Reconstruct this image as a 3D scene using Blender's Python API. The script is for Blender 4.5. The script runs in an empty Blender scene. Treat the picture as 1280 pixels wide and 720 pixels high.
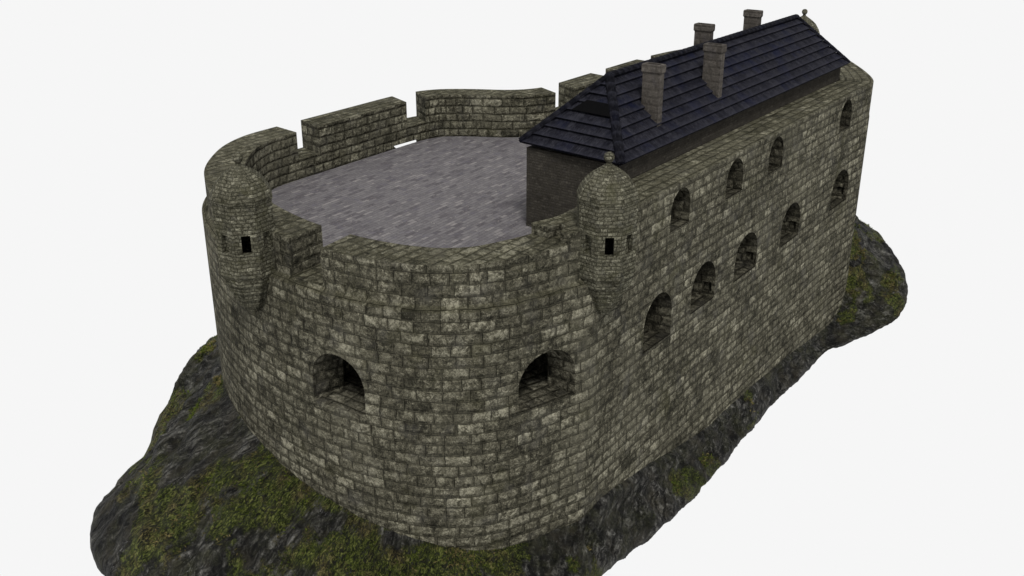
import bpy, bmesh, math, random
from mathutils import Vector, Matrix, noise

random.seed(7)
SC = 0.4                                     # plan units to metres
ORG = Vector((200.0, 136.0, -130.0))
def S(x, y, z): return Vector(((x - ORG.x) * SC, (y - ORG.y) * SC, (z - ORG.z) * SC))

scene = bpy.context.scene
col = scene.collection

# ------------------------------------------------------------------ helpers
def mesh_obj(name, verts, faces, uvs=None, mats=(), parent=None, smooth=False, fm=None, raw=False):
    me = bpy.data.meshes.new(name)
    me.from_pydata([tuple(v) if raw else tuple(S(*v)) for v in verts], [], faces)
    for m in mats: me.materials.append(m)
    if uvs is not None:
        uv = me.uv_layers.new(name='UVMap')
        i = 0
        for f, fu in zip(faces, uvs):
            for k in range(len(f)):
                uv.data[i].uv = (fu[k][0] * SC, fu[k][1] * SC); i += 1
    if fm:
        for p, m in zip(me.polygons, fm): p.material_index = m
    for p in me.polygons: p.use_smooth = smooth
    me.validate(); me.update()
    o = bpy.data.objects.new(name, me); col.objects.link(o)
    if parent: o.parent = parent
    return o

def recalc(o):
    bm = bmesh.new(); bm.from_mesh(o.data)
    bmesh.ops.recalc_face_normals(bm, faces=bm.faces)
    bm.to_mesh(o.data); bm.free()

def box_uv(verts, faces, ux=(1, 0)):
    out = []
    for f in faces:
        P = [Vector(verts[i]) for i in f]
        n = Vector((0, 0, 0))
        for i in range(len(P)):
            a, b = P[i], P[(i + 1) % len(P)]
            n += a.cross(b)
        n.normalize() if n.length > 0 else None
        if abs(n.z) > 0.7: out.append([(p.x * ux[0] + p.y * ux[1], -p.x * ux[1] + p.y * ux[0]) for p in P])
        else:
            t = Vector((-n.y, n.x)); t = t.normalized() if t.length > 1e-6 else Vector((1, 0))
            out.append([(p.x * t.x + p.y * t.y, p.z) for p in P])
    return out

def empty(name, label=None, cat=None, kind=None, loc=(0, 0, 0)):
    o = bpy.data.objects.new(name, None); col.objects.link(o)
    if label: o['label'] = label
    if cat: o['category'] = cat
    if kind: o['kind'] = kind
    return o

def prism(bottom, top):
    n = len(bottom)
    v = list(bottom) + list(top)
    f = [tuple(reversed(range(n))), tuple(range(n, 2 * n))]
    for i in range(n):
        j = (i + 1) % n
        f.append((i, j, n + j, n + i))
    return v, f

def catmull(pts, per, closed=True):
    out = []; n = len(pts)
    rng = range(n) if closed else range(n - 1)
    for i in rng:
        g = lambda k: pts[k % n] if closed else pts[max(0, min(n - 1, k))]
        p0, p1, p2, p3 = g(i - 1), g(i), g(i + 1), g(i + 2)
        L = math.dist(p1, p2); m = max(1, int(round(L / per)))
        for k in range(m):
            t = k / m
            out.append(tuple(0.5 * ((2 * b) + (-a + c) * t + (2 * a - 5 * b + 4 * c - d) * t * t + (-a + 3 * b - 3 * c + d) * t ** 3)
                             for a, b, c, d in zip(p0, p1, p2, p3)))
    if not closed: out.append(tuple(pts[-1]))
    return out

# ------------------------------------------------------------------ materials
def newmat(name):
    m = bpy.data.materials.new(name); m.use_nodes = True
    nt = m.node_tree; nt.nodes.clear()
    out = nt.nodes.new('ShaderNodeOutputMaterial'); b = nt.nodes.new('ShaderNodeBsdfPrincipled')
    nt.links.new(b.outputs[0], out.inputs[0])
    b.inputs['Roughness'].default_value = 0.9
    b.inputs['Specular IOR Level'].default_value = 0.03
    return m, nt, b

class NT:
    def __init__(s, nt): s.nt = nt
    def n(s, t, **k):
        o = s.nt.nodes.new(t)
        for a, v in k.items(): setattr(o, a, v)
        return o
    def l(s, a, b): s.nt.links.new(a, b)
    def val(s, sock, v):
        if isinstance(v, (int, float, tuple)): sock.default_value = v
        else: s.l(v, sock)
    def math(s, op, a, b=0.0, clamp=False):
        o = s.n('ShaderNodeMath', operation=op, use_clamp=clamp); s.val(o.inputs[0], a); s.val(o.inputs[1], b); return o.outputs[0]
    def noise(s, v, scale, detail=4, rough=0.55, dist=0.0, col=False):
        o = s.n('ShaderNodeTexNoise'); s.l(v, o.inputs['Vector'])
        o.inputs['Scale'].default_value = scale; o.inputs['Detail'].default_value = detail
        o.inputs['Roughness'].default_value = rough; o.inputs['Distortion'].default_value = dist
        return o.outputs['Color' if col else 'Fac']
    def ramp(s, f, stops, interp='LINEAR'):
        o = s.n('ShaderNodeValToRGB'); s.l(f, o.inputs[0]); r = o.color_ramp; r.interpolation = interp
        while len(r.elements) < len(stops): r.elements.new(0.5)
        for e, (p, c) in zip(r.elements, stops):
            e.position = p; e.color = (c, c, c, 1) if isinstance(c, (int, float)) else (*c, 1)
        return o.outputs[0]
    def mix(s, f, a, b, mode='MIX'):
        o = s.n('ShaderNodeMix', data_type='RGBA', blend_type=mode)
        s.val(o.inputs[0], f)
        for k, v in ((6, a), (7, b)):
            if isinstance(v, tuple): o.inputs[k].default_value = (*v[:3], 1)
            else: s.l(v, o.inputs[k])
        return o.outputs[2]
    def maprange(s, v, a, b, c, d, smooth=False):
        o = s.n('ShaderNodeMapRange'); o.interpolation_type = 'SMOOTHSTEP' if smooth else 'LINEAR'
        s.val(o.inputs[0], v)
        for i, k in enumerate((a, b, c, d)): o.inputs[i + 1].default_value = k
        return o.outputs[0]
    def mapping(s, v, scale=(1, 1, 1), rot=(0, 0, 0), loc=(0, 0, 0)):
        o = s.n('ShaderNodeMapping'); s.l(v, o.inputs[0])
        o.inputs['Scale'].default_value = scale; o.inputs['Rotation'].default_value = rot; o.inputs['Location'].default_value = loc
        return o.outputs[0]
    def vadd(s, a, b, sc=1.0):
        o = s.n('ShaderNodeVectorMath', operation='MULTIPLY_ADD'); s.l(b, o.inputs[0]); o.inputs[1].default_value = (sc, sc, sc); s.l(a, o.inputs[2]); return o.outputs[0]
    def vsub(s, a, c):
        o = s.n('ShaderNodeVectorMath', operation='SUBTRACT'); s.l(a, o.inputs[0]); o.inputs[1].default_value = c; return o.outputs[0]
    def xyz(s, v):
        o = s.n('ShaderNodeSeparateXYZ'); s.l(v, o.inputs[0]); return o.outputs

def stone(name, bw, bh, dark, mid, light, joint_shade, moss=0.0, mosscol=(0.05, 0.055, 0.02), bump=1.0, msize=0.05,
          warp=0.05, contrast=1.0, topmoss=0.0, flatten=0.0):
    m, nt, b = newmat(name); g = NT(nt)
    uv = g.n('ShaderNodeUVMap').outputs[0]
    obj = g.n('ShaderNodeTexCoord').outputs['Object']
    w1 = g.vsub(g.noise(uv, 1.1 / bw, 2, 0.5, col=True), (0.5, 0.5, 0.5))
    w2 = g.vsub(g.noise(uv, 6.0 / bw, 3, 0.6, col=True), (0.5, 0.5, 0.5))
    u = g.vadd(g.vadd(uv, w1, warp * bh * 6), w2, warp * bh * 2.6)
    def brick(vec, ms, msm):
        o = g.n('ShaderNodeTexBrick'); g.l(vec, o.inputs[0]); o.offset = 0.5; o.squash = 0.72; o.squash_frequency = 3
        o.inputs['Color1'].default_value = (0, 0, 0, 1); o.inputs['Color2'].default_value = (1, 1, 1, 1); o.inputs['Mortar'].default_value = (0.5, 0.5, 0.5, 1)
        o.inputs['Scale'].default_value = 1.0; o.inputs['Brick Width'].default_value = bw; o.inputs['Row Height'].default_value = bh
        o.inputs['Mortar Size'].default_value = ms; o.inputs['Mortar Smooth'].default_value = msm; o.inputs['Bias'].default_value = 0.0
        return o
    bk = brick(u, msize * bh, 0.35)
    rnd = g.xyz(bk.outputs['Color'])[0]
    joint = bk.outputs['Fac']
    pil = brick(u, 0.30 * bh, 1.0).outputs['Fac']              # soft pillow towards the joints
    n1 = g.noise(obj, 1.7 / bh, 10, 0.68, 0.6)
    n2 = g.noise(obj, 5.0 / bh, 8, 0.7, 1.2)
    n3 = g.noise(obj, 0.14 / bh, 5, 0.6)
    n4 = g.noise(obj, 0.55 / bh, 6, 0.65, 0.8)
    vor = g.n('ShaderNodeTexVoronoi', feature='DISTANCE_TO_EDGE'); g.l(g.vadd(obj, g.noise(obj, 2.0 / bh, 4, 0.6, col=True), 0.5 * bh), vor.inputs['Vector'])
    vor.inputs['Scale'].default_value = 1.3 / bh
    crack = g.maprange(vor.outputs['Distance'], 0.0, 0.05, 1.0, 0.0)
    # tone of each block
    pale = g.math('GREATER_THAN', rnd, 0.86)
    t = g.math('ADD', g.math('MULTIPLY', rnd, 0.20), 0.03)
    t = g.math('ADD', t, g.math('MULTIPLY', g.maprange(n1, 0.38, 0.62, 0, 1), 0.42))
    t = g.math('ADD', t, g.math('MULTIPLY', g.maprange(n4, 0.36, 0.64, 0, 1), 0.26))
    t = g.math('ADD', t, g.math('MULTIPLY', g.math('SUBTRACT', n3, 0.5), 0.45))
    t = g.math('ADD', t, g.math('MULTIPLY', g.math('SUBTRACT', n2, 0.5), 2.3))
    t = g.math('ADD', t, g.math('MULTIPLY', pale, g.maprange(n1, 0.40, 0.56, 0.0, 0.17)))
    t = g.math('SUBTRACT', t, g.math('MULTIPLY', pil, 0.16))
    c = g.ramp(t, [(0.0, dark), (0.25, tuple(0.6 * a + 0.4 * d for a, d in zip(dark, mid))), (0.5, mid), (0.78, light), (1.0, tuple(min(1, 1.5 * x) for x in light))])
    # a few near-black blocks
    blk = g.math('MULTIPLY', g.math('LESS_THAN', rnd, 0.09), g.maprange(g.math('ADD', n4, g.math('MULTIPLY', n2, 0.5)), 0.62, 0.82, 0.75, 0.0))
    c = g.mix(blk, c, tuple(0.9 * x for x in dark))
    c = g.mix(g.math('MULTIPLY', crack, g.maprange(n4, 0.4, 0.6, 0.0, 0.5)), c, dark)
    c = g.mix(g.math('MULTIPLY', joint, g.maprange(n4, 0.36, 0.6, 0.3, 0.8)), c, g.mix(n1, tuple(0.60 * x for x in mid), tuple(1.0 * x for x in mid)))
    # broad weathering: greenish-grey washes and paler scoured areas
    ws = g.noise(g.mapping(obj, (1, 1, 0.55)), 0.16 / bh, 6, 0.62, 0.6)
    c = g.mix(g.maprange(ws, 0.50, 0.66, 0, 0.35), c, g.mix(0.5, mid, light))
    c = g.mix(g.maprange(ws, 0.48, 0.34, 0, 0.30), c, tuple(0.45 * x for x in mid))
    # thin shadow line painted along the lower and right-hand edges of the blocks
    sh = g.n('ShaderNodeVectorMath', operation='ADD'); g.l(u, sh.inputs[0]); sh.inputs[1].default_value = (-0.045 * bh, 0.06 * bh, 0)
    line = brick(sh.outputs[0], 0.030 * bh, 0.4).outputs['Fac']
    lm = g.math('MULTIPLY', line, g.maprange(g.noise(obj, 0.9 / bh, 3, 0.6), 0.34, 0.48, 0.25, 1.0))
    c = g.mix(lm, c, joint_shade)
    # bluish and ochre stains
    c = g.mix(g.maprange(g.noise(obj, 0.5 / bh, 3, 0.5), 0.55, 0.75, 0, 0.35), c, (mid[0] * 0.95, mid[1] * 0.98, mid[2] * 1.25))
    if moss > 0:
        mm = g.maprange(g.noise(obj, 0.22 / bh, 8, 0.7, 0.5), 0.62 - 0.3 * moss, 0.80 - 0.2 * moss, 0, 0.75)
        if topmoss:
            nz = g.xyz(g.n('ShaderNodeNewGeometry').outputs['True Normal'])[2]
            mm = g.math('MAXIMUM', mm, g.math('MULTIPLY', g.maprange(nz, 0.3, 0.8, 0, topmoss), g.maprange(n4, 0.3, 0.55, 0.25, 1)))
        c = g.mix(g.math('MULTIPLY', mm, g.maprange(n2, 0.3, 0.6, 0.5, 1)), c, mosscol)
    g.l(c, b.inputs['Base Color'])
    h = g.math('ADD', g.math('MULTIPLY', joint, -0.5), g.math('MULTIPLY', lm, -0.9))
    h = g.math('SUBTRACT', h, g.math('MULTIPLY', pil, 0.9))
    h = g.math('ADD', h, g.math('MULTIPLY', n1, 1.5))
    h = g.math('ADD', h, g.math('MULTIPLY', n2, 0.8))
    h = g.math('ADD', h, g.math('MULTIPLY', n4, 0.8))
    h = g.math('ADD', h, g.math('MULTIPLY', rnd, 0.5))
    h = g.math('SUBTRACT', h, g.math('MULTIPLY', crack, 0.3))
    bp = g.n('ShaderNodeBump'); bp.inputs['Strength'].default_value = 0.9 * bump; bp.inputs['Distance'].default_value = 0.30 * bh
    g.l(h, bp.inputs['Height']); g.l(bp.outputs[0], b.inputs['Normal'])
    return m

M_wall = stone('rough_block_masonry', 1.72, 0.84, (0.017, 0.0165, 0.0125), (0.096, 0.090, 0.065), (0.205, 0.195, 0.147), (0.011, 0.0108, 0.008), moss=0.18, mosscol=(0.058, 0.056, 0.028), topmoss=0.30)
M_emb = stone('shaded_embrasure_masonry', 1.72, 0.84, (0.010, 0.0095, 0.007), (0.040, 0.037, 0.027), (0.085, 0.080, 0.059), (0.007, 0.007, 0.005))  # wall stone darkened in colour to paint the shade inside the side arches
M_emb_front = stone('shaded_embrasure_masonry', 1.72, 0.84, (0.013, 0.0125, 0.0095), (0.072, 0.067, 0.049), (0.150, 0.142, 0.108), (0.007, 0.007, 0.005))  # less darkened copy: lighter painted shade for the front arches
M_turret = stone('small_block_masonry', 0.62, 0.27, (0.017, 0.016, 0.011), (0.073, 0.070, 0.050), (0.160, 0.154, 0.116), (0.010, 0.0095, 0.007), moss=0.35, mosscol=(0.045, 0.044, 0.022), bump=0.8, warp=0.09)
M_house = stone('dark_rubble_masonry', 0.55, 0.22, (0.021, 0.019, 0.016), (0.035, 0.0315, 0.0265), (0.050, 0.0455, 0.038), (0.024, 0.022, 0.019), moss=0.0, bump=0.25)
M_chim = stone('chimney_masonry', 1.3, 0.62, (0.034, 0.030, 0.026), (0.058, 0.052, 0.046), (0.080, 0.072, 0.064), (0.052, 0.047, 0.041), moss=0.0, bump=0.3, msize=0.02)

def floor_mat():
    m, nt, b = newmat('grey_paving'); g = NT(nt)
    uv = g.n('ShaderNodeUVMap').outputs[0]
    u = g.vadd(uv, g.vsub(g.noise(uv, 1.5, 3, 0.6, col=True), (0.5, 0.5, 0.5)), 0.12)
    bk = g.n('ShaderNodeTexBrick'); g.l(u, bk.inputs[0]); bk.offset = 0.5; bk.squash = 0.7; bk.squash_frequency = 3
    bk.inputs['Color1'].default_value = (0, 0, 0, 1); bk.inputs['Color2'].default_value = (1, 1, 1, 1); bk.inputs['Mortar'].default_value = (.4, .4, .4, 1)
    for k, v in (('Scale', 1), ('Brick Width', 1.15), ('Row Height', 0.40), ('Mortar Size', 0.028), ('Mortar Smooth', 0.3), ('Bias', 0)): bk.inputs[k].default_value = v
    rnd = g.xyz(bk.outputs['Color'])[0]
    n1 = g.noise(g.mapping(uv, (1.1, 1.8, 1)), 2.8, 8, 0.7, 0.4); n2 = g.noise(uv, 9, 6, 0.7)
    t = g.math('ADD', g.math('MULTIPLY', rnd, 0.45), g.math('ADD', g.math('MULTIPLY', g.maprange(n1, .3, .7, 0, 1), 0.35), g.math('MULTIPLY', n2, 0.25)))
    c = g.ramp(t, [(0.0, (0.040, 0.037, 0.040)), (0.22, (0.068, 0.062, 0.068)), (0.5, (0.096, 0.091, 0.095)), (0.8, (0.122, 0.115, 0.118)), (1.0, (0.20, 0.185, 0.18))])
    spk = g.maprange(g.noise(g.mapping(uv, (1.2, 2.2, 1)), 2.2, 3, 0.5), 0.64, 0.70, 0, 0.6)
    c = g.mix(g.math('MULTIPLY', g.math('LESS_THAN', rnd, 0.12), g.maprange(n1, 0.4, 0.6, 0.65, 0.15)), c, (0.052, 0.047, 0.052))
    c = g.mix(g.math('MULTIPLY', g.math('GREATER_THAN', rnd, 0.93), 0.25), c, (0.20, 0.185, 0.18))
    c = g.mix(spk, c, (0.24, 0.22, 0.20))
    c = g.mix(g.maprange(g.noise(uv, 1.0, 3, 0.5), 0.56, 0.7, 0, 0.5), c, (0.077, 0.072, 0.088))
    c = g.mix(g.math('MULTIPLY', bk.outputs['Fac'], 0.7), c, (0.045, 0.042, 0.043))
    g.l(c, b.inputs['Base Color'])
    h = g.math('ADD', g.math('MULTIPLY', bk.outputs['Fac'], -1.0), g.math('MULTIPLY', n1, 1.2))
    bp = g.n('ShaderNodeBump'); bp.inputs['Strength'].default_value = 0.5; bp.inputs['Distance'].default_value = 0.04
    g.l(h, bp.inputs['Height']); g.l(bp.outputs[0], b.inputs['Normal']); return m
M_floor = floor_mat()

def slate_mat(name, dark=1.0):
    m, nt, b = newmat(name); g = NT(nt)
    uv = g.n('ShaderNodeUVMap').outputs[0]
    bk = g.n('ShaderNodeTexBrick'); g.l(g.vadd(uv, g.vsub(g.noise(uv, 3, 3, 0.6, col=True), (.5, .5, .5)), 0.05), bk.inputs[0]); bk.offset = 0.5
    bk.inputs['Color1'].default_value = (0, 0, 0, 1); bk.inputs['Color2'].default_value = (1, 1, 1, 1); bk.inputs['Mortar'].default_value = (.2, .2, .2, 1)
    for k, v in (('Scale', 1), ('Brick Width', 0.55), ('Row Height', 0.888), ('Mortar Size', 0.008), ('Mortar Smooth', 0.3), ('Bias', 0)): bk.inputs[k].default_value = v
    rnd = g.xyz(bk.outputs['Color'])[0]
    n1 = g.noise(g.mapping(uv, (3.0, 1.0, 1)), 2.6, 10, 0.75, 0.3); n2 = g.noise(uv, 0.6, 4, 0.6)
    t = g.math('ADD', g.math('MULTIPLY', rnd, 0.16), g.math('ADD', g.math('MULTIPLY', g.maprange(n1, .34, .66, 0, 1), .6), g.math('MULTIPLY', n2, .34)))
    c = g.ramp(t, [(0.15, (0.002 * dark, 0.002 * dark, 0.0032 * dark)), (0.5, (0.0068 * dark, 0.0069 * dark, 0.0098 * dark)), (0.8, (0.023 * dark, 0.023 * dark, 0.029 * dark)), (1.0, (0.050 * dark, 0.048 * dark, 0.055 * dark))])
    c = g.mix(g.maprange(g.noise(uv, 0.35, 4, 0.6), 0.5, 0.7, 0, 0.6), c, (0.0045 * dark, 0.006 * dark, 0.018 * dark))
    sc = g.maprange(g.noise(g.mapping(uv, (2.5, 1.0, 1), rot=(0, 0, 0.5)), 1.4, 2, 0.4, 3.0), 0.70, 0.74, 0, 0.35)
    c = g.mix(sc, c, (0.055, 0.050, 0.058))
    fr = g.math('FRACT', g.math('DIVIDE', g.xyz(uv)[1], 0.888))        # paler lower edge of every course, painted as a lap highlight
    c = g.mix(g.maprange(fr, 0.0, 0.45, 0.25, 0.0), c, (0.030, 0.031, 0.042))
    c = g.mix(g.math('MULTIPLY', bk.outputs['Fac'], 0.4), c, (0.005, 0.005, 0.008))
    g.l(c, b.inputs['Base Color']); b.inputs['Roughness'].default_value = 0.82; b.inputs['Specular IOR Level'].default_value = 0.02
    h = g.math('ADD', g.math('MULTIPLY', bk.outputs['Fac'], -1.0), g.math('ADD', g.math('MULTIPLY', n1, 1.0), g.math('MULTIPLY', rnd, .5)))
    bp = g.n('ShaderNodeBump'); bp.inputs['Strength'].default_value = 0.5; bp.inputs['Distance'].default_value = 0.04
    g.l(h, bp.inputs['Height']); g.l(bp.outputs[0], b.inputs['Normal']); return m
M_slate = slate_mat('blue_black_slate'); M_cap = slate_mat('ridge_slate', 0.5)

def flat(name, c, r=0.9):
    m, nt, b = newmat(name); g = NT(nt)
    obj = g.n('ShaderNodeTexCoord').outputs['Object']
    g.l(g.mix(g.noise(obj, 4, 5, .6), tuple(x * .6 for x in c), tuple(x * 1.4 for x in c)), b.inputs['Base Color'])
    b.inputs['Roughness'].default_value = r; b.inputs['Specular IOR Level'].default_value = 0.05; return m
M_black = flat('vent_shade', (0.0012, 0.0012, 0.0015))  # near-black colour paints the dark of the roof opening

def rock_mat():
    m, nt, b = newmat('mossy_sea_rock'); g = NT(nt)
    uv = g.n('ShaderNodeUVMap').outputs[0]
    obj = g.n('ShaderNodeTexCoord').outputs['Object']
    geo = g.n('ShaderNodeNewGeometry'); nz = g.xyz(geo.outputs['Normal'])[2]
    w = g.vadd(obj, g.vsub(g.noise(obj, 0.35, 5, 0.6, col=True), (.5, .5, .5)), 1.6)
    st = g.mapping(uv, (1.15, 0.30, 1.0))                       # strata run down the slope
    stw = g.vadd(st, g.vsub(g.noise(uv, 0.4, 4, 0.6, col=True), (.5, .5, .5)), 1.2)
    r1 = g.noise(stw, 1.1, 12, 0.72, 0.5); r2 = g.noise(w, 3.0, 10, 0.72, 0.8); r3 = g.noise(obj, 0.22, 5, 0.6)
    vor = g.n('ShaderNodeTexVoronoi', feature='DISTANCE_TO_EDGE'); g.l(stw, vor.inputs['Vector']); vor.inputs['Scale'].default_value = 0.55
    crack = g.math('MULTIPLY', g.maprange(vor.outputs['Distance'], 0.0, 0.07, 1.0, 0.0), g.maprange(r3, 0.4, 0.55, 0.2, 1.0))
    t = g.math('ADD', g.math('MULTIPLY', g.maprange(r1, .34, .66, 0, 1), .5), g.math('ADD', g.math('MULTIPLY', g.maprange(r2, .3, .7, 0, 1), .3), g.math('MULTIPLY', g.maprange(r3, .35, .65, 0, 1), .2)))
    c = g.ramp(t, [(0.28, (0.0012, 0.0012, 0.0011)), (0.44, (0.0085, 0.0083, 0.0076)), (0.56, (0.032, 0.0312, 0.0285)), (0.67, (0.088, 0.086, 0.078)), (0.82, (0.21, 0.205, 0.19))])
    c = g.mix(g.maprange(g.noise(w, 0.5, 4, 0.6), 0.5, 0.68, 0, 0.55), c, g.mix(r2, (0.012, 0.011, 0.007), (0.075, 0.066, 0.045)))
    c = g.mix(g.math('MULTIPLY', crack, 0.85), c, (0.0025, 0.0025, 0.002))
    film = g.maprange(g.noise(w, 0.32, 8, 0.7), 0.46, 0.66, 0.0, 0.6)
    c = g.mix(film, c, g.ramp(r2, [(0.34, (0.006, 0.007, 0.003)), (0.5, (0.028, 0.030, 0.013)), (0.66, (0.085, 0.085, 0.045))]))
    # pale salt streaks
    sm = g.noise(g.mapping(stw, (1.6, 0.6, 1)), 2.0, 3, 0.5, 1.5)
    line = g.maprange(g.math('ABSOLUTE', g.math('SUBTRACT', sm, 0.5)), 0.0, 0.010, 1, 0)
    gate = g.maprange(g.noise(uv, 0.22, 3, 0.6), 0.50, 0.60, 0, 1)
    gate = g.math('MULTIPLY', gate, g.maprange(r2, 0.48, 0.6, 0, 0.75))
    c = g.mix(g.math('MULTIPLY', line, gate), c, (0.34, 0.34, 0.34))
    # moss and grass where the rock lies flatter
    at = g.n('ShaderNodeAttribute'); at.attribute_name = 'moss'
    gm = g.math('ADD', at.outputs['Fac'], g.math('MULTIPLY', g.math('SUBTRACT', g.noise(w, 0.55, 9, 0.72), 0.5), 3.0))
    gm = g.maprange(gm, 0.42, 0.95, 0, 1)
    gf = g.noise(g.mapping(uv, (2.0, 1.0, 1)), 2.0, 10, 0.78, 1.4)
    gm = g.math('MULTIPLY', gm, g.maprange(gf, 0.40, 0.50, 0.0, 1.0))
    gc = g.ramp(gf, [(0.40, (0.004, 0.006, 0.002)), (0.47, (0.020, 0.028, 0.005)), (0.53, (0.064, 0.082, 0.013)), (0.61, (0.185, 0.20, 0.06))])
    gc = g.mix(g.maprange(g.noise(obj, 0.42, 7, 0.72), 0.47, 0.61, 0, 0.85), gc, g.ramp(gf, [(0.40, (0.010, 0.008, 0.003)), (0.52, (0.078, 0.062, 0.025)), (0.63, (0.24, 0.195, 0.09))]))
    c = g.mix(gm, c, gc)
    g.l(c, b.inputs['Base Color'])
    h = g.math('ADD', g.math('MULTIPLY', r1, 1.6), g.math('ADD', g.math('MULTIPLY', r2, 0.8), g.math('MULTIPLY', crack, -0.7)))
    h = g.math('ADD', h, g.math('MULTIPLY', g.math('MULTIPLY', gf, gm), 1.2))
    bp = g.n('ShaderNodeBump'); bp.inputs['Strength'].default_value = 1.0; bp.inputs['Distance'].default_value = 0.5
    g.l(h, bp.inputs['Height']); g.l(bp.outputs[0], b.inputs['Normal'])
    b.inputs['Roughness'].default_value = 0.6; b.inputs['Specular IOR Level'].default_value = 0.12
    return m
M_rock = rock_mat()

# ------------------------------------------------------------------ plan of the fort
OUT = [(334, 114), (338, 124), (338, 137), (331, 149), (319, 156), (304, 159), (290, 159.8), (265, 160), (247, 160), (239.5, 160.3), (234, 162.8), (230, 167),
       (226.8, 173), (223, 179), (219, 183.2), (213, 185.9), (205, 187), (188, 187), (172, 187), (163, 187), (154, 186.5), (146, 183.8), (138.5, 179), (130.5, 172), (124, 163.5),
       (118.5, 153.5), (114.5, 143), (112, 132.5), (111, 123), (111.2, 114), (112.8, 105.5), (116, 98), (121.5, 92), (129, 88.3), (136, 86.0), (141, 84.3),
       (148, 83.6), (160, 83.7), (185, 83.8), (215, 83.8), (250, 83.8), (275, 83.7), (284, 83.4), (289, 83.5), (294.5, 85.3), (302, 89.2), (311, 94.8), (320, 101), (328, 107.5)]
O = catmull(OUT, 2.0)
N = len(O)
# direction check and outward normals
area = sum(O[i][0] * O[(i + 1) % N][1] - O[(i + 1) % N][0] * O[i][1] for i in range(N))
SGN = 1 if area > 0 else -1
def normals(P):
    r = []
    n = len(P)
    for i in range(n):
        a, b = P[i - 1], P[(i + 1) % n]
        t = Vector((b[0] - a[0], b[1] - a[1])).normalized()
        r.append((SGN * t.y, -SGN * t.x))
    return r
NR = normals(O)
ARC = [0.0]
for i in range(N): ARC.append(ARC[-1] + math.dist(O[i], O[(i + 1) % N]))
def smooth01(x): x = max(0., min(1., x)); return x * x * (3 - 2 * x)
def ledge_w(p):       # the lower wall stands proud of the parapet on the round front
    return 0.15 + 1.15 * (1 - smooth01((p[0] - 139) / 8.)) if p[1] < 110 else 0.15 + 1.15 * (1 - smooth01((p[0] - 135) / 20.))
def thick(p):
    return 9.0 if p[1] < 90 and p[0] > 145 else 8.0
TH = [thick(p) for p in O]
for _ in range(12): TH = [(TH[i - 1] + TH[i] + TH[(i + 1) % N]) / 3 for i in range(N)]
def off(i, d): return (O[i][0] + NR[i][0] * d, O[i][1] + NR[i][1] * d)
INNER = [off(i, -TH[i]) for i in range(N)]

fort = empty('island_fort', 'weathered olive grey stone fort with rounded front and arched gun openings, on the dark rock', 'fort')

def build_rampart():
    rings = []      # (positions, z, v coordinate)
    lw = [ledge_w(p) for p in O]
    def ring(f, z, v): rings.append(([(*f(i), z) for i in range(N)], v))
    ring(lambda i: off(i, lw[i] + 0.5), -129.8, -129.8)
    ring(lambda i: off(i, lw[i]), -112, -112)
    ring(lambda i: off(i, lw[i]), -67.8, -67.8)
    ring(lambda i: off(i, 0), -67.0, -66.6)
    ring(lambda i: off(i, 0), -58, -57.7)
    ring(lambda i: INNER[i], -58, -49.2)
    ring(lambda i: INNER[i], -71.8, -35.4)
    V = []; F = []; U = []
    for r, v in rings: V += r
    for k in range(len(rings) - 1):
        for i in range(N):
            j = (i + 1) % N
            F.append((k * N + i, k * N + j, (k + 1) * N + j, (k + 1) * N + i))
            a, b = ARC[i], ARC[i + 1]; v0, v1 = rings[k][1], rings[k + 1][1]
            U.append([(a, v0), (b, v0), (b, v1), (a, v1)])
    F.append(tuple(range(N))[::-1]); U.append([(O[i][0], O[i][1]) for i in range(N)][::-1])
    K = (len(rings) - 1) * N
    F.append(tuple(K + i for i in range(N))); U.append([(INNER[i][0], INNER[i][1]) for i in range(N)])
    o = mesh_obj('rampart', V, F, U, [M_wall], fort)
    recalc(o)
    return o
rampart = build_rampart()

cutters = []
def cutter(verts, faces, mats, ux=(1, 0)):
    o = mesh_obj('cutter', verts, faces, box_uv(verts, faces, ux), mats)
    recalc(o); cutters.append(o); return o

# crenels: outer edge a-b, inner edge c-d
CREN = [((172.2, 187.6), (164.2, 187.2), (162.6, 176.0), (169.2, 176.0)),
        ((214.4, 186.5), (206.2, 188.3), (201.4, 176.5), (207.6, 175.4)),
        ((247.5, 161.2), (239.0, 161.0), (233.6, 150.3), (241.5, 149)),
        ((273.4, 161.2), (264.8, 161.2), (262.0, 149), (271, 149)),
        ((301.2, 161.2), (292.4, 161.2), (291, 149), (299, 149)),
        ((110.0, 118.3), (110.0, 126.2), (121.0, 126.6), (121.0, 119.4))]
def grow(q, e=1.3):     # push the outer and inner edges beyond the wall faces
    a, b, c, d = [Vector(p) for p in q]
    a2 = a + (a - d).normalized() * e; b2 = b + (b - c).normalized() * e
    c2 = c + (c - b).normalized() * e; d2 = d + (d - a).normalized() * e
    return a2, b2, c2, d2
for q in CREN:
    P = grow(q)
    bot = [(P[0].x, P[0].y, -66.9), (P[1].x, P[1].y, -66.9), (P[2].x, P[2].y, -66.7), (P[3].x, P[3].y, -66.7)]
    top = [(p.x, p.y, -50) for p in P]
    v, f = prism(bot, top); cutter(v, f, [M_wall])
# the parapet is two courses lower round the front and the back than along the barracks
lowq = [(136.3, 70), (136.3, 87.4), (139.2, 88.4), (139.6, 89.7), (136.9, 90.5), (137.5, 96.0), (150, 110), (200, 128), (420, 128), (420, 260), (60, 260), (60, 70)]
v, f = prism([(*p, -60.0) for p in lowq], [(*p, -48) for p in lowq]); cutter(v, f, [M_wall])
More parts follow.
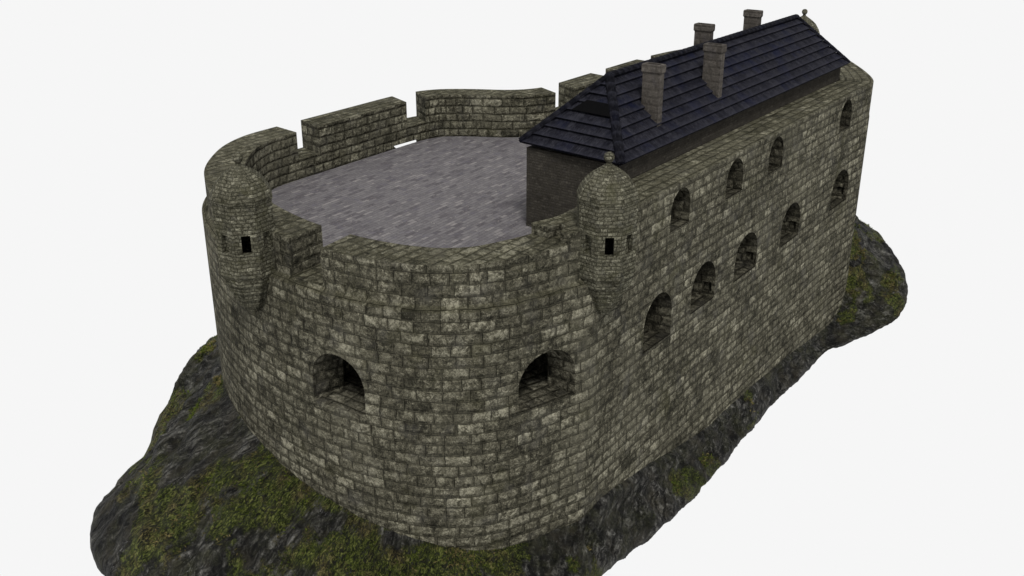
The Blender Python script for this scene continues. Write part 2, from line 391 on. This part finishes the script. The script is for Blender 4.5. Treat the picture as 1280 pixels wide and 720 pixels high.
# sloping drain under the second crenel, open to the outside
def dray(x0, z0, x1, z1):      # the two mouths of the drain and a bit beyond
    dx, dz = (x1 - x0) / 12.0, (z1 - z0) / 12.0
    return (x0 - 2 * dx, 175.0, z0 - 2 * dz), (x1 + 2 * dx, 191.0, z1 + 2 * dz)
DR = [dray(196.2, -71.35, 209.3, -76.2), dray(203.5, -71.15, 217.3, -76.0), dray(203.4, -70.1, 217.2, -74.85), dray(194.4, -69.9, 207.6, -74.6)]
v, f = prism([a for a, b in DR], [b for a, b in DR])
cutter(v, f, [M_wall])

# arched embrasures
EMB = []
def arch_profile(w, z0, z1, n=14):
    r = w / 2; zs = z1 - min(r, (z1 - z0) * 0.56)
    pts = [(-r, z0), (r, z0)]
    for k in range(n + 1):
        a = math.pi * k / n
        pts.append((r * math.cos(a), zs + (z1 - zs) * math.sin(a)))
    return pts
def embrasure(cx, cy, ang, w, z0, z1, depth, taper, out=2.2, sill_drop=0.0, niche=False, chamber=0):
    """ang: direction of the outward normal in degrees"""
    mat = (M_emb_front if chamber else M_emb).copy(); mat.name = 'shaded_embrasure_masonry'
    n = Vector((math.cos(math.radians(ang)), math.sin(math.radians(ang)))); t = Vector((-n.y, n.x))
    V = []; ks = []
    secs = [(out, w + 2 * taper * 0 , z0 - sill_drop * out / depth, z1), (0, w, z0, z1), (-depth, w - 2 * taper, z0 + sill_drop, z1 - taper * 0.6)]
    for d, ww, a, b in secs:
        pr = arch_profile(ww, a, b); ks.append(len(pr))
        for (x, z) in pr: V.append((cx + n.x * d + t.x * x, cy + n.y * d + t.y * x, z))
    m = ks[0]; F = [tuple(range(m))[::-1], tuple(range(2 * m, 3 * m))]
    for s in range(2):
        for i in range(m):
            j = (i + 1) % m
            F.append((s * m + i, s * m + j, (s + 1) * m + j, (s + 1) * m + i))
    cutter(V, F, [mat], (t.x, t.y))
    if chamber:
        h0, h1 = z0 + sill_drop + 0.02, z1 + 0.5; ww = (w - 2 * taper) / 2 + 3
        d0, d1 = -depth + 0.4, -depth - chamber
        base = [(cx + n.x * d + t.x * x, cy + n.y * d + t.y * x) for d, x in ((d0, -ww), (d0, ww), (d1, ww), (d1, -ww))]
        v, f = prism([(*p, h0) for p in base], [(*p, h1) for p in base]); cutter(v, f, [mat], (t.x, t.y))
    if niche:            # small square recess in the far jamb
        x0 = w / 2 - 1.6
        d0, d1 = -0.7, -2.6
        base = [(cx + n.x * d + t.x * x, cy + n.y * d + t.y * x) for d, x in ((d0, x0), (d0, x0 + 2.3), (d1, x0 + 2.3), (d1, x0))]
        v, f = prism([(*p, z0 + 1.3) for p in base], [(*p, z0 + 3.4) for p in base]); cutter(v, f, [mat], (t.x, t.y))
    EMB.append(mat)
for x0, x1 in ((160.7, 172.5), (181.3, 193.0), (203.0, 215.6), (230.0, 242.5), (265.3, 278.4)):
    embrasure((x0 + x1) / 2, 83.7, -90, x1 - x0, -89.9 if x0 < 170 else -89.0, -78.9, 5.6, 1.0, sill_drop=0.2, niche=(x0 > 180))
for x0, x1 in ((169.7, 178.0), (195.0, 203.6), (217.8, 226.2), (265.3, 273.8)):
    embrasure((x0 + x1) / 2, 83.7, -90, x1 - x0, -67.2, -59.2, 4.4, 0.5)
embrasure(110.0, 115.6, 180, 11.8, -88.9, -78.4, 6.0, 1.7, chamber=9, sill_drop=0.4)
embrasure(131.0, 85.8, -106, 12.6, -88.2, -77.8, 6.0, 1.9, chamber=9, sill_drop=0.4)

def apply_booleans(o, cuts, op='DIFFERENCE'):
    for c in cuts:
        md = o.modifiers.new('b', 'BOOLEAN'); md.operation = op; md.object = c; md.solver = 'EXACT'; md.material_mode = 'TRANSFER'
    bpy.context.view_layer.update()
    dg = bpy.context.evaluated_depsgraph_get()
    me = bpy.data.meshes.new_from_object(o.evaluated_get(dg), preserve_all_data_layers=True, depsgraph=dg)
    o.modifiers.clear(); old = o.data; o.data = me; me.name = o.name
    for c in cuts: bpy.data.objects.remove(c)
    bpy.data.meshes.remove(old)
apply_booleans(rampart, cutters)

def split_material(o, mat, name, parent):
    idx = [i for i, m in enumerate(o.data.materials) if m == mat]
    if not idx: print('no faces', name); return None
    bm = bmesh.new(); bm.from_mesh(o.data)
    bmesh.ops.delete(bm, geom=[f for f in bm.faces if f.material_index not in idx], context='FACES')
    me = bpy.data.meshes.new(name); bm.to_mesh(me); bm.free()
    me.materials.append(mat)
    for p in me.polygons: p.material_index = 0
    e = bpy.data.objects.new(name, me); col.objects.link(e); e.parent = parent
    bm = bmesh.new(); bm.from_mesh(o.data)
    bmesh.ops.delete(bm, geom=[f for f in bm.faces if f.material_index in idx], context='FACES')
    bm.to_mesh(o.data); bm.free()
    return e
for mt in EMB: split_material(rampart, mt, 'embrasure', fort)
bm = bmesh.new(); bm.from_mesh(rampart.data)
for f in bm.faces: f.material_index = 0
bm.to_mesh(rampart.data); bm.free()
while len(rampart.data.materials) > 1: rampart.data.materials.pop()

# terrace
ti = [off(i, -TH[i] + 0.05) for i in range(N)]
v, f = prism([(*p, -71.79) for p in ti], [(*p, -71.5) for p in ti])
ca, sa = math.cos(0.05), math.sin(0.05)
terrace = mesh_obj('terrace_floor', v, f, [[(v[i][0] * ca + v[i][1] * sa, -v[i][0] * sa + v[i][1] * ca) for i in q] for q in f], [M_floor], fort)
recalc(terrace)

# ------------------------------------------------------------------ sentry turrets
def ringmesh(name, cx, cy, prof, nseg, rot, mat, parent, smooth=False, uvr=5.2, close=True):
    """prof: list of (radius, z); lathe with nseg sides"""
    V = []; F = []; U = []
    acc = [0.0]
    for k in range(1, len(prof)): acc.append(acc[-1] + math.dist(prof[k - 1], prof[k]))
    for r, z in prof:
        for i in range(nseg):
            a = rot + 2 * math.pi * i / nseg
            V.append((cx + r * math.cos(a), cy + r * math.sin(a), z))
    for k in range(len(prof) - 1):
        for i in range(nseg):
            j = (i + 1) % nseg
            F.append((k * nseg + i, k * nseg + j, (k + 1) * nseg + j, (k + 1) * nseg + i))
            a, b = 2 * math.pi * i / nseg * uvr, 2 * math.pi * (i + 1) / nseg * uvr
            U.append([(a, acc[k]), (b, acc[k]), (b, acc[k + 1]), (a, acc[k + 1])])
    if close:
        F.append(tuple(range(nseg))[::-1]); U.append([(V[i][0], V[i][1]) for i in F[-1]])
        K = (len(prof) - 1) * nseg
        F.append(tuple(K + i for i in range(nseg))); U.append([(V[i][0], V[i][1]) for i in F[-1]])
    o = mesh_obj(name, V, F, U, [mat], parent, smooth); recalc(o); return o

def turret(cx, cy, face, top=0.0):
    rot = math.radians(face + 22.5)
    R = 5.35
    prof = [(1.3, -74.9), (1.9, -73.7), (2.35, -73.5), (2.7, -72.1), (3.2, -71.9), (3.5, -70.6), (4.0, -70.4), (4.3, -69.1), (4.75, -68.8), (5.0, -67.5), (R, -67.1), (R, -53.6)]
    prof = [(r, z + top) for r, z in prof]
    body = ringmesh('sentry_turret', cx, cy, prof + [(4.2, -53.6 + top), (4.2, -67.4 + top)], 8, rot, M_turret, fort)
    cuts = []; ms = []
    for a in (face - 45, face, face + 45, face + 90, face - 90):
        n = Vector((math.cos(math.radians(a)), math.sin(math.radians(a)))); t = Vector((-n.y, n.x))
        dep = 3.2 if a == face else 4.05        # only the middle slit pierces the shell
        base = [(cx + n.x * d + t.x * s, cy + n.y * d + t.y * s) for d, s in ((6.2, -0.78), (6.2, 0.78), (dep, 0.78), (dep, -0.78))]
        mt = M_turret.copy(); mt.name = 'slit_masonry'
        v, f = prism([(*p, -62.6 + top) for p in base], [(*p, -59.2 + top) for p in base])
        c = mesh_obj('c', v, f, box_uv(v, f), [mt]); recalc(c); cuts.append(c); ms.append(mt)
    apply_booleans(body, cuts)
    for mt in ms: split_material(body, mt, 'window_slit', body)
    bmx = bmesh.new(); bmx.from_mesh(body.data)
    for f in bmx.faces: f.material_index = 0
    bmx.to_mesh(body.data); bmx.free()
    while len(body.data.materials) > 1: body.data.materials.pop()
    d = [(R - 0.05, -53.9), (R + 0.16, -53.75), (R + 0.2, -53.3), (R - 0.35, -52.0), (3.95, -50.4), (2.65, -49.3), (1.4, -48.5), (0.7, -48.05), (0.55, -47.9)]
    dome = ringmesh('dome', cx, cy, [(r, z + top) for r, z in d], 8, rot, M_turret, body, uvr=4.2)
    fp = [(0.62, -48.3), (0.5, -47.9), (0.45, -47.6), (0.7, -47.4), (0.88, -47.0), (0.92, -46.65), (0.78, -46.2), (0.45, -45.95), (0.12, -45.88)]
    fp = [(r, z + top) for r, z in fp]
    ringmesh('finial', cx, cy, fp, 14, 0, M_turret, body, smooth=True, uvr=0.9)
    return body
turret(143.4, 82.7, 217, 0.8)
turret(110.0, 135.8, 230, -0.3)
turret(334.0, 121.5, 350)

# ------------------------------------------------------------------ barracks
bar = empty('barracks', 'long low stone barracks with dark slate hipped roof and four chimneys on the fort terrace', 'building')
X0, X1, Y0, Y1, ZB, ZE, ZR = 165.2, 290.4, 92.0, 117.0, -71.6, -53.8, -41.1
YM = 104.5; RX0, RX1 = 180.0, 281.0
FC = [(164.0, 92.0), (290.8, 91.5), (290.8, 117.0), (166.8, 117.2)]     # eave corners: near right, far right, far left, near left
wq = [(166.0, 93.4), (289.6, 93.2), (289.6, 115.6), (167.0, 115.7)]
v, f = prism([(*p, ZB) for p in wq], [(*p, -54.6) for p in wq])
recalc(mesh_obj('wall', v, f, box_uv(v, f), [M_house], bar))

def slope(A, B, C, D, n, V, F, U, lift=0.62):
    """A-B eave, D-C ridge side; n overlapping courses"""
    A, B, C, D = [Vector(p) for p in (A, B, C, D)]
    nn = (B - A).cross(D - A).normalized()
    if nn.z < 0: nn = -nn
    e = (B - A).normalized(); L = ((A + B) / 2 - (C + D) / 2).length; L = abs((D - A).dot(nn.cross(e)))
    for k in range(n):
        t0, t1 = k / n, (k + 1.08) / n if k < n - 1 else 1.0
        a0, b0 = A.lerp(D, t0), B.lerp(C, t0); a1, b1 = A.lerp(D, t1), B.lerp(C, t1)
        lo = nn * lift; hi = nn * 0.02
        m = max(1, int((b0 - a0).length / 6))
        rowv = k * 2.22
        for s in range(m):
            p = [a0.lerp(b0, s / m), a0.lerp(b0, (s + 1) / m), a1.lerp(b1, (s + 1) / m), a1.lerp(b1, s / m)]
            j0 = noise.noise(p[0] * 0.31) * 0.07; j1 = noise.noise(p[1] * 0.31) * 0.07
            q = [p[0] + lo * (1 + j0), p[1] + lo * (1 + j1), p[2] + hi, p[3] + hi]
            i = len(V); V += [tuple(x) for x in q] + [tuple(p[0] - nn * 0.05), tuple(p[1] - nn * 0.05)]
            F.append((i, i + 1, i + 2, i + 3)); F.append((i + 4, i + 5, i + 1, i))
            uu = [(x - A).dot(e) for x in q]
            U.append([(uu[0], rowv), (uu[1], rowv), (uu[2], rowv + 2.2), (uu[3], rowv + 2.2)])
            U.append([(uu[0], rowv - .4), (uu[1], rowv - .4), (uu[1], rowv), (uu[0], rowv)])
NRr, NRl, FRr, FRl = [(*p, ZE) for p in (FC[0], FC[3], FC[1], FC[2])]
RA, RB = (RX0, YM, ZR), (RX1, YM, ZR)
V, F, U = [], [], []
slope(NRr, FRr, RB, RA, 8, V, F, U)
slope(FRl, NRl, RA, RB, 8, V, F, U)
slope(NRl, NRr, RA, RA, 8, V, F, U)
slope(FRr, FRl, RB, RB, 8, V, F, U)
# soffit
i = len(V); V += [NRr, FRr, FRl, NRl]; F.append((i, i + 3, i + 2, i + 1)); U.append([(0, 0)] * 4)
roof = mesh_obj('roof', V, F, U, [M_slate], bar)

def bar_between(a, b, w, h, V, F, U, seg=2.2):
    a, b = Vector(a), Vector(b); d = (b - a); L = d.length; d.normalize()
    side = d.cross(Vector((0, 0, 1))).normalized(); up = side.cross(d).normalized()
    n = max(1, int(L / seg)); ns = 6
    for k in range(n):
        p0 = a + d * (L * k / n - 0.12); p1 = a + d * (L * (k + 1) / n)
        base = len(V)
        for p, g_ in ((p0, 1.05), (p1, 0.96)):
            for s in range(ns + 1):
                t = math.pi * s / ns
                V.append(tuple(p + side * (w * g_ * math.cos(t)) + up * (h * g_ * math.sin(t) - 0.1)))
        for s in range(ns):
            F.append((base + s, base + s + 1, base + ns + 2 + s, base + ns + 1 + s))
            U.append([(s * .4, k * 2), (s * .4 + .4, k * 2), (s * .4 + .4, k * 2 + 2), (s * .4, k * 2 + 2)])
        F.append(tuple(base + s for s in range(ns + 1))); U.append([(0, 0)] * (ns + 1))
        F.append(tuple(base + ns + 1 + s for s in range(ns, -1, -1))); U.append([(0, 0)] * (ns + 1))
up1 = Vector((0, 0, 0.35))
for nm, a, b in (('ridge_cap', RA, RB), ('hip_cap', RA, NRr), ('hip_cap', RA, NRl), ('hip_cap', RB, FRr), ('hip_cap', RB, FRl)):
    V, F, U = [], [], []
    bar_between(Vector(a) + up1, Vector(b) + up1, 0.95, 0.7, V, F, U)
    mesh_obj(nm, V, F, U, [M_cap], roof)
# slab painting the dark of the roof opening in the near hip, following its slope
nA, nB, nC = Vector(NRl), Vector(NRr), Vector(RA)
nn = (nB - nA).cross(nC - nA).normalized(); nn = nn if nn.z > 0 else -nn
def hp(s, t): return nA.lerp(nC, t).lerp(nB.lerp(nC, t), s)
q = [hp(0.17, 0.50), hp(0.94, 0.50), hp(0.94, 0.65), hp(0.30, 0.65)]
v, f = prism([tuple(p + nn * 0.05) for p in q], [tuple(p + nn * 0.66) for p in q])
recalc(mesh_obj('roof_vent_shade', v, f, box_uv(v, f), [M_black], roof))

def chimney(x, y, zt, zb, lx, ly):
    def q(w, h, sx, sy): return [(x - sx, y - sy, 0), (x + sx, y - sy, 0), (x + sx, y + sy, 0), (x - sx, y + sy, 0)]
    zs = [zb, zt - 1.9, zt - 1.5, zt - 0.25, zt]; gx = [0, 0, 0.22, 0.22, 0.12]
    V = []; F = []
    for z, g_ in zip(zs, gx):
        for sx, sy in ((-1, -1), (1, -1), (1, 1), (-1, 1)): V.append((x + sx * (lx / 2 + g_), y + sy * (ly / 2 + g_), z))
    # shaft
    def box(k0, k1):
        vs = V[k0 * 4:(k1 + 1) * 4]; fs = [(3, 2, 1, 0)]
        n = k1 - k0
        for k in range(n):
            for i in range(4):
                j = (i + 1) % 4; fs.append((k * 4 + i, k * 4 + j, (k + 1) * 4 + j, (k + 1) * 4 + i))
        fs.append(tuple(n * 4 + i for i in range(4)))
        return vs, fs
    v1, f1 = box(0, 1); c = mesh_obj('chimney', v1, f1, box_uv(v1, f1), [M_chim], bar); recalc(c)
    v2, f2 = box(1, 4)
    top = len(v2) - 4                      # open flue: inset rim and a sunk black bottom
    tv = v2[top:]; cx_, cy_ = x, y
    f2 = f2[:-1]
    inner = [(cx_ + (p[0] - cx_) * 0.62, cy_ + (p[1] - cy_) * 0.72, zt) for p in tv]; low = [(p[0], p[1], zt - 1.4) for p in inner]
    b0 = len(v2); v2 = v2 + inner + low
    for i in range(4):
        j = (i + 1) % 4
        f2.append((top + i, top + j, b0 + j, b0 + i)); f2.append((b0 + i, b0 + j, b0 + 4 + j, b0 + 4 + i))
    f2.append((b0 + 4, b0 + 5, b0 + 6, b0 + 7))
    cc = mesh_obj('chimney_cap', v2, f2, box_uv(v2, f2), [M_chim], c); recalc(cc)
chimney(184.3, 96.8, -38.3, -54, 1.8, 3.9)
chimney(213.0, 97.0, -38.3, -54, 1.8, 4.2)
chimney(238.0, 111.6, -38.2, -52, 2.0, 4.2)
chimney(267.8, 111.6, -38.2, -52, 2.0, 4.2)

# ------------------------------------------------------------------ rock
# control stations: anchor on the wall line, contact height, then (x, y, z) of mid slope, brow, toe
ST = [  # anchor on the wall line, contact height, brow of the slope
    ((122, 160.5), -105, (109, 180.5, -126)),
    ((118, 153), -105, (95.0, 177.2, -129.5)),
    ((114.5, 143), -106, (87, 161, -130)),
    ((111.5, 128), -108, (84, 134, -131)),
    ((111.5, 112), -110.5, (85, 105, -131)),
    ((116, 98), -113, (95, 83, -129)),
    ((124.5, 90.5), -115.2, (111, 74, -127.5)),
    ((138, 85.3), -115.6, (125, 74.5, -125)),
    ((148, 83.6), -115.6, (137, 76.8, -124.5)),
    ((160, 83.7), -117, (151.3, 76.9, -126)),
    ((175, 83.7), -119.5, (166.9, 76.2, -127)),
    ((190, 83.7), -122.3, (183.3, 76.6, -128)),
    ((207, 83.7), -122.8, (200.4, 78.2, -129)),
    ((222, 83.7), -123.4, (216.2, 79.4, -129.5)),
    ((240, 83.7), -124.2, (238, 79.4, -130)),
    ((262, 83.7), -126, (263.7, 79.2, -130.5)),
    ((278, 83.7), -127, (281.3, 74.5, -130)),
    ((286, 83.5), -123, (292.5, 68.8, -128)),
    ((292, 84.5), -114, (303.5, 68.6, -124)),
    ((297, 86.5), -107, (310.6, 73, -119)),
    ((303, 89.5), -104, (317, 80.3, -114)),
    ((314, 97), -104, (328, 86, -116)),
    ((328, 107), -107, (345, 97, -123)),
    ((338, 124), -110, (360, 122, -128)),
    ((331, 149), -112, (350, 162, -129)),
    ((304, 159), -112, (310, 180, -129)),
    ((265, 160), -112, (268, 184, -129)),
    ((239, 160), -112, (250, 192, -129)),
    ((222, 180), -110, (232, 202, -126)),
    ((200, 187), -108, (202, 208, -125)),
    ((172, 187), -107, (170, 206, -122)),
    ((154, 186.5), -106, (148, 200, -116)),
    ((142, 181.5), -105, (135, 190, -111.5)),
    ((132, 174), -105, (126.5, 186, -113)),
    ((127, 167.5), -105, (119, 184.8, -120)),
]
def nearest_arc(p):
    i = min(range(N), key=lambda k: math.dist(O[k], p)); return ARC[i]
cols = []
for a, zc, brow in ST:
    i = min(range(N), key=lambda k: math.dist(O[k], a)); n = NR[i]; ax = (O[i][0], O[i][1])
    dd = Vector((ax[0] - brow[0], ax[1] - brow[1])); L = dd.length; dd.normalize()
    mid = ((ax[0] + brow[0]) / 2, (ax[1] + brow[1]) / 2, zc + 0.36 * (brow[2] - zc))
    fl = smooth01((ax[0] - 126) / 14) * (1 - smooth01((ax[1] - 90) / 12))      # flat underside along the steep side
    k_ = (0.30 - 0.12 * fl) * L + 2 + fl * 5
    und = (brow[0] + dd.x * k_, brow[1] + dd.y * k_, brow[2] - 15 + fl * 10.5)
    bot = (ax[0] + (und[0] - ax[0]) * 0.2 - n[0] * 8, ax[1] + (und[1] - ax[1]) * 0.2 - n[1] * 8, und[2] - 14 + fl * 10)
    cols.append([(ax[0] - n[0] * 9, ax[1] - n[1] * 9, zc + 1.2), (ax[0] - n[0] * 2.5, ax[1] - n[1] * 2.5, zc + 0.7), (ax[0] + n[0] * 1.3, ax[1] + n[1] * 1.3, zc), mid, brow, und, bot])
NK = len(cols[0])
rows = []
for k in range(NK):     # periodic interpolation along the stations
    pts = [c[k] for c in cols]; n = len(pts); out = []
    for i in range(n):
        p0, p1, p2, p3 = pts[i - 1], pts[i], pts[(i + 1) % n], pts[(i + 2) % n]
        for s in range(18):
            t = s / 18
            out.append(tuple(0.5 * ((2 * b) + (-a + c) * t + (2 * a - 5 * b + 4 * c - d) * t * t + (-a + 3 * b - 3 * c + d) * t ** 3) for a, b, c, d in zip(p0, p1, p2, p3)))
    rows.append(out)
NC = len(rows[0]); grid = []
SUBS = [4, 4, 20, 24, 22, 10]
for j in range(NC):
    pr = [rows[k][j] for k in range(NK)]; line = []
    for k in range(NK - 1):
        p0, p1, p2, p3 = pr[max(0, k - 1)], pr[k], pr[k + 1], pr[min(NK - 1, k + 2)]
        for s in range(SUBS[k]):
            t = s / SUBS[k]
            line.append(Vector([0.5 * ((2 * b) + (-a + c) * t + (2 * a - 5 * b + 4 * c - d) * t * t + (-a + 3 * b - 3 * c + d) * t ** 3) for a, b, c, d in zip(p0, p1, p2, p3)]))
    line.append(Vector(pr[-1])); grid.append(line)
NL = len(grid[0])
V = []; MOSS = []
for j in range(NC):
    for l in range(NL):
        p = grid[j][l]
        du = grid[(j + 1) % NC][l] - grid[j - 1][l]; dv = grid[j][min(NL - 1, l + 1)] - grid[j][max(0, l - 1)]
        n = du.cross(dv)
        n = n.normalized() if n.length > 1e-6 else Vector((0, 0, 1))
        c_ = Vector((200, 136, -150)) - p
        if n.dot(c_) > 0 : n = -n
        q = Vector((p.x, p.y, p.z))
        a = noise.fractal(q * 0.045, 0.9, 2.0, 4) * 1.1
        b_ = (abs(noise.fractal(Vector((q.x * 0.15, q.y * 0.15, q.z * 0.06)) + Vector((noise.noise(q * 0.09), 0, 0)) * 1.2, 0.9, 2.1, 4)) - 0.25) * -1.3
        d_ = noise.fractal(q * 0.75, 0.7, 2.0, 3) * 0.14
        w = smooth01((l - 6) / 14.0) * 0.75 + 0.25
        cr = noise.voronoi(Vector((q.x * 0.11, q.y * 0.11, q.z * 0.05)) + noise.noise_vector(q * 0.12) * 0.35)[0]
        a += (cr[1] - cr[0] - 0.25) * 1.5 * smooth01((l - 12) / 10)
        brow_l = SUBS[0] + SUBS[1] + SUBS[2] + SUBS[3]
        sil = 1 - 0.6 * math.exp(-((l - brow_l) / 7.0) ** 2)
        V.append(tuple(p + n * ((a + b_) * w * sil + d_)))
        g1 = noise.fractal(Vector((q.x, q.y, q.z)) * 0.060 + Vector((3.1, 7.7, 1.2)), 0.8, 2.0, 5)
        steep = smooth01((q.x - 132) / 14) * (1 - smooth01((q.y - 86) / 6)) * (1 - smooth01((q.x - 283) / 8))
        under = smooth01((l - brow_l + 4) / 10.0)
        hug = max(0.0, 1 - abs(l - 12) / 12.0) * 0.10
        MOSS.append(smooth01((g1 * 1.5 + 0.24 + 0.25 * smooth01((q.x - 288) / 6) + hug - 0.42 * steep - 0.7 * under) / 0.60))
F = []; U = []
ul = [0.0]
for j in range(NC): ul.append(ul[-1] + (grid[(j + 1) % NC][30] - grid[j][30]).length)
vl = [0.0]
for l in range(NL - 1): vl.append(vl[-1] + (grid[40][l + 1] - grid[40][l]).length)
for j in range(NC):
    jj = (j + 1) % NC
    for l in range(NL - 1):
        F.append((j * NL + l, jj * NL + l, jj * NL + l + 1, j * NL + l + 1))
        U.append([(ul[j], -vl[l]), (ul[j + 1], -vl[l]), (ul[j + 1], -vl[l + 1]), (ul[j], -vl[l + 1])])
F.append(tuple(j * NL for j in range(NC))); U.append([(0, 0)] * NC)
F.append(tuple(j * NL + NL - 1 for j in range(NC - 1, -1, -1))); U.append([(0, 0)] * NC)
rock = mesh_obj('rocky_islet', V, F, U, [M_rock], None, smooth=True)
V_rock = V
at = rock.data.attributes.new('moss', 'FLOAT', 'POINT')
for k_, mv in enumerate(MOSS): at.data[k_].value = mv
recalc(rock)
rock['kind'] = 'structure'; rock['label'] = 'dark wet rock with green moss patches carrying the fort'; rock['category'] = 'rock'

# ------------------------------------------------------------------ grass tufts on the mossy parts
def leaf_mat(name, c0, c1):
    m, nt, b = newmat(name); g = NT(nt)
    obj = g.n('ShaderNodeTexCoord').outputs['Object']
    g.l(g.mix(g.maprange(g.noise(obj, 1.3, 4, 0.7), 0.35, 0.65, 0, 1), c0, c1), b.inputs['Base Color']); return m
G1 = leaf_mat('grass_blades', (0.010, 0.016, 0.003), (0.080, 0.102, 0.018))
G2 = leaf_mat('straw_blades', (0.045, 0.038, 0.014), (0.17, 0.14, 0.06))
gv, gf_, gmi = [], [], []
rg = random.Random(11)
cand = [(j, l) for j in range(NC) for l in range(9, 39) if MOSS[j * NL + l] > 0.5]
for _ in range(15000):
    j, l = rg.choice(cand)
    if rg.random() > MOSS[j * NL + l]: continue
    a = Vector(V_rock[j * NL + l]); b_ = Vector(V_rock[((j + 1) % NC) * NL + l]); c_ = Vector(V_rock[j * NL + l + 1])
    p = a + (b_ - a) * rg.random() + (c_ - a) * rg.random()
    n = (b_ - a).cross(c_ - a).normalized(); n = n if n.z > 0 else -n
    if noise.noise(p * 0.22) + 0.5 * noise.noise(p * 0.7) < rg.uniform(-0.05, 0.25): continue
    dn = Vector((n.x, n.y, 0)) * 0.9 + Vector((rg.uniform(-.7, .7), rg.uniform(-.7, .7), rg.uniform(0.3, 0.9)))
    dn.normalize(); straw = 1 if noise.noise(p * 0.12 + Vector((5, 1, 2))) + rg.uniform(-.3, .3) > 0.20 else 0
    for k in range(4):
        d_ = (dn + Vector((rg.uniform(-.5, .5), rg.uniform(-.5, .5), rg.uniform(-.3, .3)))).normalized()
        sd = d_.cross(Vector((rg.uniform(-1, 1), rg.uniform(-1, 1), 1))).normalized() * rg.uniform(0.035, 0.075)
        L = rg.uniform(0.25, 0.75); i0 = len(gv)
        tip = p + d_ * L + Vector((n.x, n.y, -0.5)) * 0.25 * L
        mid = p + d_ * L * 0.55
        gv += [tuple(p - sd - n * .05), tuple(p + sd - n * .05), tuple(mid + sd * 0.8), tuple(mid - sd * 0.8), tuple(tip)]
        gf_ += [(i0, i0 + 1, i0 + 2, i0 + 3), (i0 + 3, i0 + 2, i0 + 4)]; gmi += [straw, straw]
grass = mesh_obj('grass', gv, gf_, None, [G1, G2], None, fm=gmi)
grass['kind'] = 'stuff'; grass['label'] = 'short green and straw coloured grass growing on the rock below the wall'; grass['category'] = 'grass'

# ------------------------------------------------------------------ camera, light, backdrop
f_, h_ = 1280.0, 540.0
th = math.atan(h_ / f_); ph = math.atan(993 / math.hypot(f_, h_))
fw = Vector((math.cos(ph) * math.cos(th), math.sin(ph) * math.cos(th), -math.sin(th)))
rt = Vector((math.sin(ph), -math.cos(ph), 0)); up = rt.cross(fw)
cam = bpy.data.cameras.new('camera'); co = bpy.data.objects.new('camera', cam); col.objects.link(co)
cam.sensor_width = 36; cam.lens = 36.0 * f_ / 1280.0; cam.clip_end = 1000; cam.clip_start = 0.5
m3 = Matrix((rt, up, -fw)).transposed()
co.matrix_world = Matrix.Translation(S(0, 0, 0)) @ m3.to_4x4()
scene.camera = co

sun = bpy.data.lights.new('key_light', 'SUN'); so = bpy.data.objects.new('key_light', sun); col.objects.link(so)
sun.energy = 3.4; sun.angle = math.radians(12); sun.color = (1.0, 0.98, 0.94)
d = Vector((0.52, 0.50, -0.95)).normalized()            # travels away from the camera, downwards
so.rotation_euler = d.to_track_quat('-Z', 'Y').to_euler()

w = bpy.data.worlds.new('World'); scene.world = w; w.use_nodes = True
bg = w.node_tree.nodes['Background']; bg.inputs[0].default_value = (0.922, 0.922, 0.922, 1); bg.inputs[1].default_value = 1.0
scene.view_settings.view_transform = 'Standard'; scene.view_settings.look = 'None'
scene.view_settings.exposure = 0; scene.view_settings.gamma = 1
scene.render.film_transparent = False
